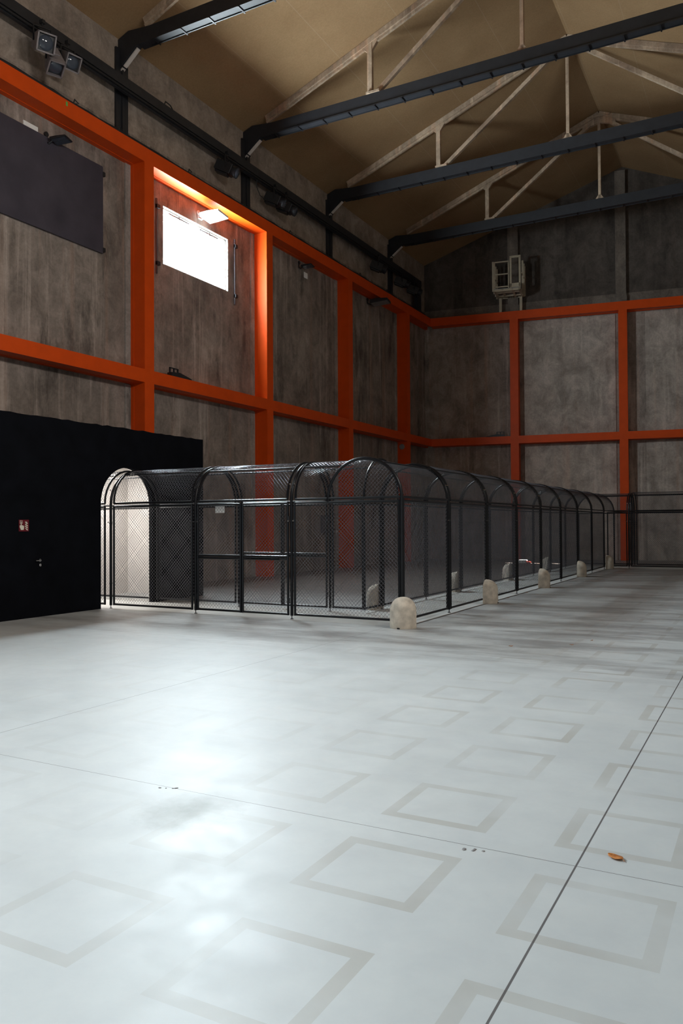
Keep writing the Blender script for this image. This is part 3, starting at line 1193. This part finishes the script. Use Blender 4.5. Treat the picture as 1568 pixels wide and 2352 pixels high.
# ------------------------------------------------------------------ concrete bumpers
def bollard():
    t = thing('concrete_bumper', 'x', 'bumper', (0, 0, 0), 0, 'half-dome concrete bumpers')
    hh, a_, b_2 = 0.49, 0.218, 0.25
    prof = [(0.0, 0.985), (0.02, 1.0), (0.15, 1.0), (0.27, 0.995)]
    for k in range(1, 9):
        an = PI / 2 * k / 8
        prof.append((0.27 + 0.22 * math.sin(an), max(0.02, math.cos(an) ** 0.85)))
    n = 18
    c = MB()
    vs, fs = [], []
    for z, s in prof:
        for k in range(n + 1):
            an = -PI / 2 + PI * k / n
            vs.append((b_2 * s * math.cos(an), a_ * s * math.sin(an), z))
    m_ = n + 1
    for i in range(len(prof) - 1):
        for k in range(n):
            fs.append((i * m_ + k, i * m_ + k + 1, (i + 1) * m_ + k + 1, (i + 1) * m_ + k))
        fs.append((i * m_ + n, i * m_, (i + 1) * m_, (i + 1) * m_ + n))
    fs.append(tuple(range(m_ - 1, -1, -1)))
    fs.append(tuple((len(prof) - 1) * m_ + k for k in range(m_)))
    c.add(vs, fs)
    c.build('body', M_STONE, t, smooth=True)
    c = MB()
    c.box(0.225, 0.2515, -0.01, 0.035, 0.0, 0.022)
    c.build('slot', M_SLOT, t)
    return t


bo = bollard()
spots_b = [(-5.175, 11.72, -PI / 2, 'wide pale concrete bumper at the front corner of the cage, nearest one'),
           (-5.235, 16.10, 0, 'concrete bumper on the outer side, second from the front corner'),
           (-5.235, 20.57, 0, 'concrete bumper on the outer side, third from the front corner'),
           (-5.235, 25.20, 0, 'concrete bumper on the outer side, fourth from the front corner'),
           (-5.235, 30.05, 0, 'farthest outer concrete bumper, where the cage turns right'),
           (-6.70, 13.99, PI, 'concrete bumper inside the yard at the inner corner of the cage'),
           (-6.70, 18.45, PI, 'concrete bumper on the inner side seen through mesh, second from the inner corner'),
           (-6.70, 22.93, PI, 'concrete bumper on the inner side seen through mesh, third from the inner corner'),
           (-6.70, 27.50, PI, 'concrete bumper on the inner side seen through mesh, farthest one')]
for i, (x, y, r, lab) in enumerate(spots_b):
    o = bo if i == 0 else copy_tree(bo)
    o.location = (x, y, 0)
    o.rotation_euler = (0, 0, r)
    o['label'] = lab

# ------------------------------------------------------------------ shutter board and guide rails
sh = thing('shutter_board', 'large dark shutter board covering the upper left bay', 'shutter', (-14.55, 12.78, 8.41))
c = MB()
c.box(-0.02, 0.02, -1.85, 1.81, 0.02, 2.20)
c.build('board', M_SHUTTER, sh, bevel=0.006)
for z in (0.12, 2.02):
    c = MB()
    c.box(-0.045, 0.03, 1.80, 1.88, z - 0.05, z + 0.05)
    c.build('clip', M_LAMPBLK, sh)
for y, lab in ((16.60, 'thin dark guide rail on the wall left of the lit window'), (20.19, 'thin dark guide rail on the wall right of the lit window')):
    t = thing('guide_rail', lab, 'rail', (-14.58, y, 8.50), 0, 'shutter guide rails')
    c = MB()
    c.box(-0.02, 0.03, -0.022, 0.022, 0, 2.05)
    c.build('bar', M_EBOX, t)
    for z in (0.28, 1.84):
        c = MB()
        c.box(-0.02, 0.06, -0.022, 0.10, z - 0.05, z + 0.05)
        c.build('clip', M_LAMPBLK, t)
c = MB()
c.box(-14.6, -14.575, 12.22, 12.62, 10.60, 10.74)
tag(c.build('wall_plate', M_PAPER), 'small white rectangle on the wall above the dark shutter board', 'plate')
c = MB()
c.box(-14.6, -14.585, 24.42, 24.66, 10.52, 10.72)
tag(c.build('wall_plate', M_PAPER), 'small white rectangle below the little floodlight right of the window', 'plate')
c = MB()
c.box(-14.6, -14.48, 25.52, 25.98, 1.34, 2.0)
tag(c.build('wall_cabinet', M_EBOX, bevel=0.01), 'grey electrical cabinet low on the left wall behind the cage', 'cabinet')
c = MB()
c.cyl((-14.36, 32.44, 5.10), (-14.36, 32.39, 5.10), 0.13, 0.10)
tag(c.build('round_lamp', M_STEELGREY, smooth=True), 'small round grey lamp on the last orange column', 'lamp')
c = MB()
c.box(-14.102, -14.098, 13.0, 13.05, 11.30, 11.40)
tag(c.build('tape_strip', M_GREEN), 'tiny strip of green tape on the upper orange beam', 'tape')

# cable tied along the top of the orange beam
cb = thing('beam_cable', 'black cable tied along the top edge of the left orange beam', 'cable', (-14.16, 20, 11.44))
c = MB()
pts = []
y = -14.0
while y < 15.0:
    pts.append((0.02 + random.uniform(-0.01, 0.01), y, 0.035 + random.uniform(-0.012, 0.018)))
    y += 0.35
c.tube(pts, 0.034, 6)
c.build('cable', M_CABLE, cb)
for y in (-6.75, -5.3, -2.6, 0.1, 2.7, 5.3, 7.9, 10.4):
    c = MB()
    c.tube([(0.03, y, 0.0), (0.05, y + 0.02, 0.13), (0.03, y + 0.16, 0.10), (0.0, y + 0.05, 0.05)], 0.016, 5)
    c.build('tie', M_CABLE, cb)


# ------------------------------------------------------------------ floodlights under the beam
def floodlight(name, lab, loc, rz, size, hm, gm, arm, tilt=0.35):
    t = thing(name, lab, 'floodlight', loc, 0, 'floodlights under the orange beam')
    sx, sy, sz = size
    c = MB()
    c.tube([(0, 0, 0.16), (0, 0, 0), (arm * 0.5, 0.02, -0.06), (arm, 0.05, 0.0)], 0.022, 8)
    c.cyl((-0.0, 0, 0.16), (0.03, 0, 0.16), 0.06, n=12)
    c.build('arm', hm, t, smooth=True)
    rotm = Matrix.Rotation(rz, 4, 'Z') @ Matrix.Rotation(tilt, 4, 'Y')
    rotm.translation = (arm + sx * 0.35, 0.18, 0.05)
    c = MB()
    c.prism([(-sx / 2, -sy / 2, -sz / 2), (sx / 2, -sy / 2, -sz / 2), (sx / 2, -sy / 2, sz * 0.1), (-sx * 0.1, -sy / 2, sz / 2), (-sx / 2, -sy / 2, sz / 2)], (0, sy, 0))
    hd = c.build('head', hm, t, bevel=0.012, xf=rotm)
    c = MB()
    c.box(-sx / 2 + 0.03, sx / 2 - 0.03, -sy / 2 + 0.03, -0.01, -sz / 2 - 0.006, -sz / 2 + 0.004)
    c.box(-sx / 2 + 0.03, sx / 2 - 0.03, 0.01, sy / 2 - 0.03, -sz / 2 - 0.006, -sz / 2 + 0.004)
    c.build('lens', gm, hd, xf=rotm)
    return t


floodlight('floodlight', 'white floodlight on an arm above the bright window', (-14.58, 18.40, 10.62), 0.15, (0.62, 0.62, 0.12), M_LAMPWHITE, M_LAMPGLASS, 0.22, -0.12)
floodlight('floodlight', 'small dark floodlight at the top of the dark shutter board', (-14.58, 12.85, 10.52), 0.3, (0.40, 0.34, 0.06), M_LAMPBLK, M_LENS, 0.15, -0.1)
floodlight('floodlight', 'little dark floodlight on the stained bay right of the window', (-14.58, 24.05, 10.78), 0.2, (0.40, 0.40, 0.05), M_LAMPBLK, M_LENS, 0.12, -0.1)
floodlight('floodlight', 'black floodlight with pale lens in the bay nearest the far corner', (-14.58, 29.5, 10.82), 0.2, (0.75, 0.62, 0.16), M_LAMPBLK, M_STEELGREY, 0.25, -0.1)


# small lamps resting on the middle beam
def ledge_lamp(lab, loc, rz):
    t = thing('ledge_lamp', lab, 'lamp', loc, rz, 'small lamps lying on the middle beam')
    c = MB()
    c.prism([(-0.06, -0.24, 0), (-0.06, 0.60, 0), (-0.06, 0.60, 0.03), (-0.06, 0.10, 0.13), (-0.06, -0.24, 0.10)], (0.16, 0, 0))
    c.build('housing', M_LAMPBLK, t)
    c = MB()
    for y in (-0.22, -0.06, 0.10):
        c.box(0.0, 0.03, y - 0.02, y + 0.02, 0.10, 0.24)
    c.box(0.0, 0.03, -0.24, 0.12, 0.215, 0.24)
    c.build('bracket', M_LAMPBLK, t)
    return t


ledge_lamp('small black lamp lying on the middle orange beam below the bright window', (-14.2, 16.9, MIDZ1), 0)
lp = ORG + UF * 3.15 + NF * 0.2
ledge_lamp('small black lamp lying on the middle orange beam of the far wall', (lp.x, lp.y, MIDZ1 + 0.001), FA + PI / 2)


# ------------------------------------------------------------------ spotlights on the rail
def spotlight(lab, loc, aim, grey=False, scale=1.0, group='spotlights hanging from the rail'):
    t = thing('spotlight', lab, 'spotlight', loc, 0, group)
    d = Vector(aim).normalized()
    ref = Vector((0, 0, 1))
    s = d.cross(ref).normalized()
    u = s.cross(d).normalized()
    rm = Matrix((d, s, u)).transposed().to_4x4()
    hm = M_LAMPGREY if grey else M_LAMPBLK
    k = scale
    c = MB()
    if grey:
        # tapered housing with a square snout
        a, b = 0.15 * k, 0.21 * k
        vs = [(-0.34 * k, y, z) for y, z in ((-a, -a), (a, -a), (a, a), (-a, a))] + [(0.28 * k, y, z) for y, z in ((-b, -b), (b, -b), (b, b), (-b, b))]
        c.add(vs, [(3, 2, 1, 0), (4, 5, 6, 7), (0, 1, 5, 4), (1, 2, 6, 5), (2, 3, 7, 6), (3, 0, 4, 7)])
        c.obox((-0.12 * k, 0, a + 0.02), (1, 0, 0), (0, 1, 0), (0, 0, 1), 0.16 * k, 0.10 * k, 0.05 * k)
    else:
        c.obox((-0.08 * k, 0, 0), (1, 0, 0), (0, 1, 0), (0, 0, 1), 0.26 * k, 0.17 * k, 0.15 * k)
        c.obox((-0.10 * k, 0, -0.17 * k), (1, 0, 0), (0, 1, 0), (0, 0, 1), 0.20 * k, 0.12 * k, 0.03 * k)
        for q in (-0.22, -0.14, -0.06, 0.02):
            c.obox((q * k, 0, 0.16 * k), (1, 0, 0), (0, 1, 0), (0, 0, 1), 0.02 * k, 0.14 * k, 0.02 * k)
    bd = c.build('housing', hm, t, bevel=0.015, xf=rm)
    c = MB()
    if grey:
        b = 0.21 * k
        for y0, y1, z0, z1 in ((-b, b, b - 0.03, b), (-b, b, -b, -b + 0.03), (-b, -b + 0.03, -b, b), (b - 0.03, b, -b, b)):
            c.box(0.28 * k, 0.36 * k, y0, y1, z0, z1)
        c.build('lens_frame', hm, bd, xf=rm)
        c = MB()
        c.box(0.275 * k, 0.285 * k, -b + 0.03, b - 0.03, -b + 0.03, b - 0.03)
        c.build('backing', M_LAMPBLK, bd, xf=rm)
        c = MB()
        c.cyl((0.285 * k, 0, 0), (0.315 * k, 0, 0), 0.165 * k, 0.12 * k, 20)
        c.build('lens', M_LENS, bd, smooth=True, xf=rm)
    else:
        c.cyl((0.16 * k, 0, 0), (0.34 * k, 0, 0), 0.15 * k, 0.17 * k, 20)
        c.build('barrel', hm, bd, smooth=True, xf=rm)
        c = MB()
        c.cyl((0.335 * k, 0, 0), (0.352 * k, 0, 0), 0.145 * k, 0.10 * k, 20)
        c.build('lens', M_LENS, bd, smooth=True, xf=rm)
    c = MB()
    top = 0.36 * k
    for sy in (-1, 1):
        c.bar(tuple(s * (sy * 0.20 * k)), tuple(s * (sy * 0.20 * k) + Vector((0, 0, top))), 0.03, 0.02, (1, 0, 0))
    c.bar(tuple(s * (-0.20 * k) + Vector((0, 0, top))), tuple(s * (0.20 * k) + Vector((0, 0, top))), 0.03, 0.03)
    c.build('yoke', M_LAMPBLK, t)
    c = MB()
    c.cyl((0, 0, top), (0, 0, top + 0.10), 0.02, n=8)
    c.box(-0.05, 0.05, -0.04, 0.04, top + 0.08, top + 0.16)
    c.build('clamp', M_LAMPBLK, t)
    return t


GG = 'grey square-lensed spotlights'
spotlight('grey spotlight with square lens, upper of the three clustered at the left', (-13.98, 12.22, 12.30), (1.0, -0.45, -0.55), True, 0.95, GG)
spotlight('grey spotlight with square lens tilted down in the middle of the cluster', (-13.98, 12.54, 12.06), (0.55, -0.25, -1.0), True, 0.85, GG)
spotlight('grey spotlight with square lens, right one of the three clustered at the left', (-13.98, 12.94, 12.26), (1.0, -0.25, -0.6), True, 0.85, GG)
spotlight('single black spotlight on the rail above the lit window', (-14.05, 19.1, 12.22), (0.85, 0.30, -0.42))
spotlight('left black spotlight of the touching pair on the rail', (-14.05, 21.72, 12.22), (0.85, 0.30, -0.42))
spotlight('right black spotlight of the touching pair on the rail', (-14.05, 22.42, 12.22), (0.85, 0.30, -0.42))
spotlight('black spotlight on the rail left of the farthest wall post', (-14.05, 29.5, 12.24), (0.85, 0.35, -0.42))
spotlight('black spotlight on the rail just right of the farthest wall post', (-14.05, 31.9, 12.24), (0.85, 0.35, -0.42))
spotlight('black spotlight on the rail end nearest the far corner', (-14.05, 33.25, 12.24), (0.85, 0.35, -0.42))
# loose cables
c = MB()
c.tube([(-14.25, 20.95, 12.66), (-14.3, 21.02, 12.45), (-14.3, 21.2, 12.25), (-14.2, 21.45, 12.14)], 0.012, 6)
tag(c.build('hanging_cable', M_CABLE), 'thin cable hanging from the rail to the spotlight pair', 'cable')
c = MB()
c.tube([(-14.3, 16.6, 13.03), (-14.3, 16.66, 13.16), (-14.3, 16.86, 13.14), (-14.3, 17.0, 13.03)], 0.016, 6)
tag(c.build('cable_loop', M_CABLE), 'small loop of cable sticking up from the rail left of the window', 'cable')

# ------------------------------------------------------------------ lift basket on the far beam
bk = thing('lift_basket', 'cream steel lift basket standing on the far orange beam', 'lift basket', (ORG.x, ORG.y, 0), FA)
c = MB()
u0, u1, v0, v1, zf = 3.13, 4.32, -0.95, 0.42, 12.13


def box_(mb, *a):
    return mb.box(*a)


c.box(u0, u1, v0, v0 + 0.08, zf, zf + 0.10)
c.box(u0, u1, v1 - 0.08, v1, zf, zf + 0.10)
c.box(u0, u0 + 0.10, v0, v1, zf, zf + 0.10)
c.box(u1 - 0.10, u1, v0, v1, zf, zf + 0.10)
for v in (-0.55, 0.05):
    c.box(u0, u1, v - 0.06, v + 0.06, zf + 0.02, zf + 0.08)
for u in (3.5, 3.95):
    c.box(u - 0.05, u + 0.05, v0, v1, zf + 0.03, zf + 0.09)
c.build('floor_frame', M_CREAM, bk)
c = MB()
c.box(u0, u1, v0, v1, zf + 0.10, zf + 0.13)
c.build('deck', M_STEELGREY, bk)
for (u, w) in ((3.27, 0.06), (4.20, 0.06)):
    for v in (0.22,):
        c = MB()
        c.box(u - w, u + w, v - 0.06, v + 0.06, TOPZ1, zf)
        c.build('leg', M_CREAM, bk)
c = MB()
zp = zf + 0.13
for a in (3.14, 3.76):
    c.box(a, a + 0.05, v0, v0 + 0.05, zp, zp + 1.22)
for z in (zp + 0.05, zp + 0.62, zp + 1.18):
    c.box(3.14, 3.81, v0, v0 + 0.045, z, z + 0.05)
c.build('railing', M_CREAM, bk)
c = MB()
for a in (3.84, 4.24):
    c.box(a, a + 0.085, v0 - 0.03, v0 + 0.05, zp - 0.02, zp + 1.40)
c.box(3.84, 4.325, v0 - 0.03, v0 + 0.05, zp + 1.33, zp + 1.42)
c.box(3.84, 4.325, v0 - 0.03, v0 + 0.04, zp, zp + 0.18)
c.build('gate', M_CREAM, bk)
for u in (3.05, u1):
    for v, ht in ((v0 + 0.02, 1.25), (-0.55, 1.3), (-0.08, 1.3), (0.34, 1.3)):
        if u == u1 and v == v0 + 0.02:
            continue
        c = MB()
        c.box(u, u + 0.08, v, v + 0.06, zp - 0.1, zp + ht)
        c.build('post', M_CREAM, bk)
    c = MB()
    c.box(u + 0.02, u + 0.06, v0, v1, zp + 0.60, zp + 0.64)
    c.build('side_rail', M_CREAM, bk)


# ------------------------------------------------------------------ leaves and bits on the floor
def leaf(lab, x, y, L, rz, curl=0.25):
    c = MB()
    n = 8
    vs, fs = [], []
    for i in range(n + 1):
        t = i / n
        w = L * 0.34 * math.sin(PI * min(1, t * 0.93 + 0.05)) ** 0.8 * (1 + 0.12 * math.sin(9 * t))
        zc = 0.002 + L * curl * (t - 0.5) ** 2
        for s in (-1, 0, 1):
            vs.append((L * (t - 0.5), s * w, zc + (0.10 * L * curl * 2 if s else 0)))
    for i in range(n):
        for k in range(2):
            fs.append((i * 3 + k, i * 3 + k + 1, i * 3 + k + 4, i * 3 + k + 3))
    c.add(vs, fs)
    c.tube([(-L * 0.5, 0, 0.004 + L * curl * 0.25), (-L * 0.72, 0.01, 0.004)], 0.0012, 5)
    o = c.build('dry_leaf', M_LEAF, smooth=True)
    o.location = (x, y, 0.001)
    o.rotation_euler = (0, 0, rz)
    md = o.modifiers.new('thick', 'SOLIDIFY')
    md.thickness = 0.0012
    return tag(o, lab, 'leaf', 'dry leaves on the floor')


leaf('largest dry orange leaf, on the floor near the right edge', -0.69, 4.113, 0.082, 2.7)
leaf('dry orange leaf on the grey floor right of the nearest bumper', -3.08, 10.52, 0.05, 0.4, 0.5)
leaf('left one of two tiny orange leaves far right on the floor', -2.38, 11.0, 0.045, 0.2, 0.4)
leaf('right one of two tiny orange leaves far right on the floor', -2.22, 11.55, 0.04, 1.2, 0.4)
leaf('tiny orange leaf beside the dark joint near the second bumper', -5.12, 17.3, 0.045, 0.7, 0.4)
leaf('tiny orange leaf closest to the third bumper along the joint', -5.12, 18.85, 0.045, 0.3, 0.4)
for lab, x, y, L, a in (('small dark crumbs on the floor joint beside the round smudge', -3.37, 3.91, 0.16, 0.35),
                        ('brownish chipped spot on the floor joint between the taped squares', -1.345, 3.885, 0.13, 0.15)):
    c = MB()
    for k in range(7):
        t = random.uniform(-0.5, 0.5)
        q = (t * L, random.uniform(-0.012, 0.012))
        r = random.uniform(0.003, 0.008)
        c.cyl((q[0], q[1], 0), (q[0], q[1], 0.003), r * 1.8, r, 6)
    o = c.build('floor_crumbs', M_STEELGREY)
    o.location = (x, y, 0.0005)
    o.rotation_euler = (0, 0, a)
    tag(o, lab, 'crumbs')
# small white and red object far behind the cage
t = thing('floor_toolcase', 'small white and red case on the bright strip of floor far behind the cage', 'case', (-9.1, 32.95, 0))
c = MB()
c.box(-0.22, 0.16, -0.12, 0.12, 0.0, 0.14)
c.build('body', M_PAPER, t, bevel=0.03)
c = MB()
c.box(0.16, 0.32, -0.10, 0.10, 0.0, 0.07)
c.build('tip', paint('case_red', (0.5, 0.03, 0.01), 0.5, 0.05), t, bevel=0.02)
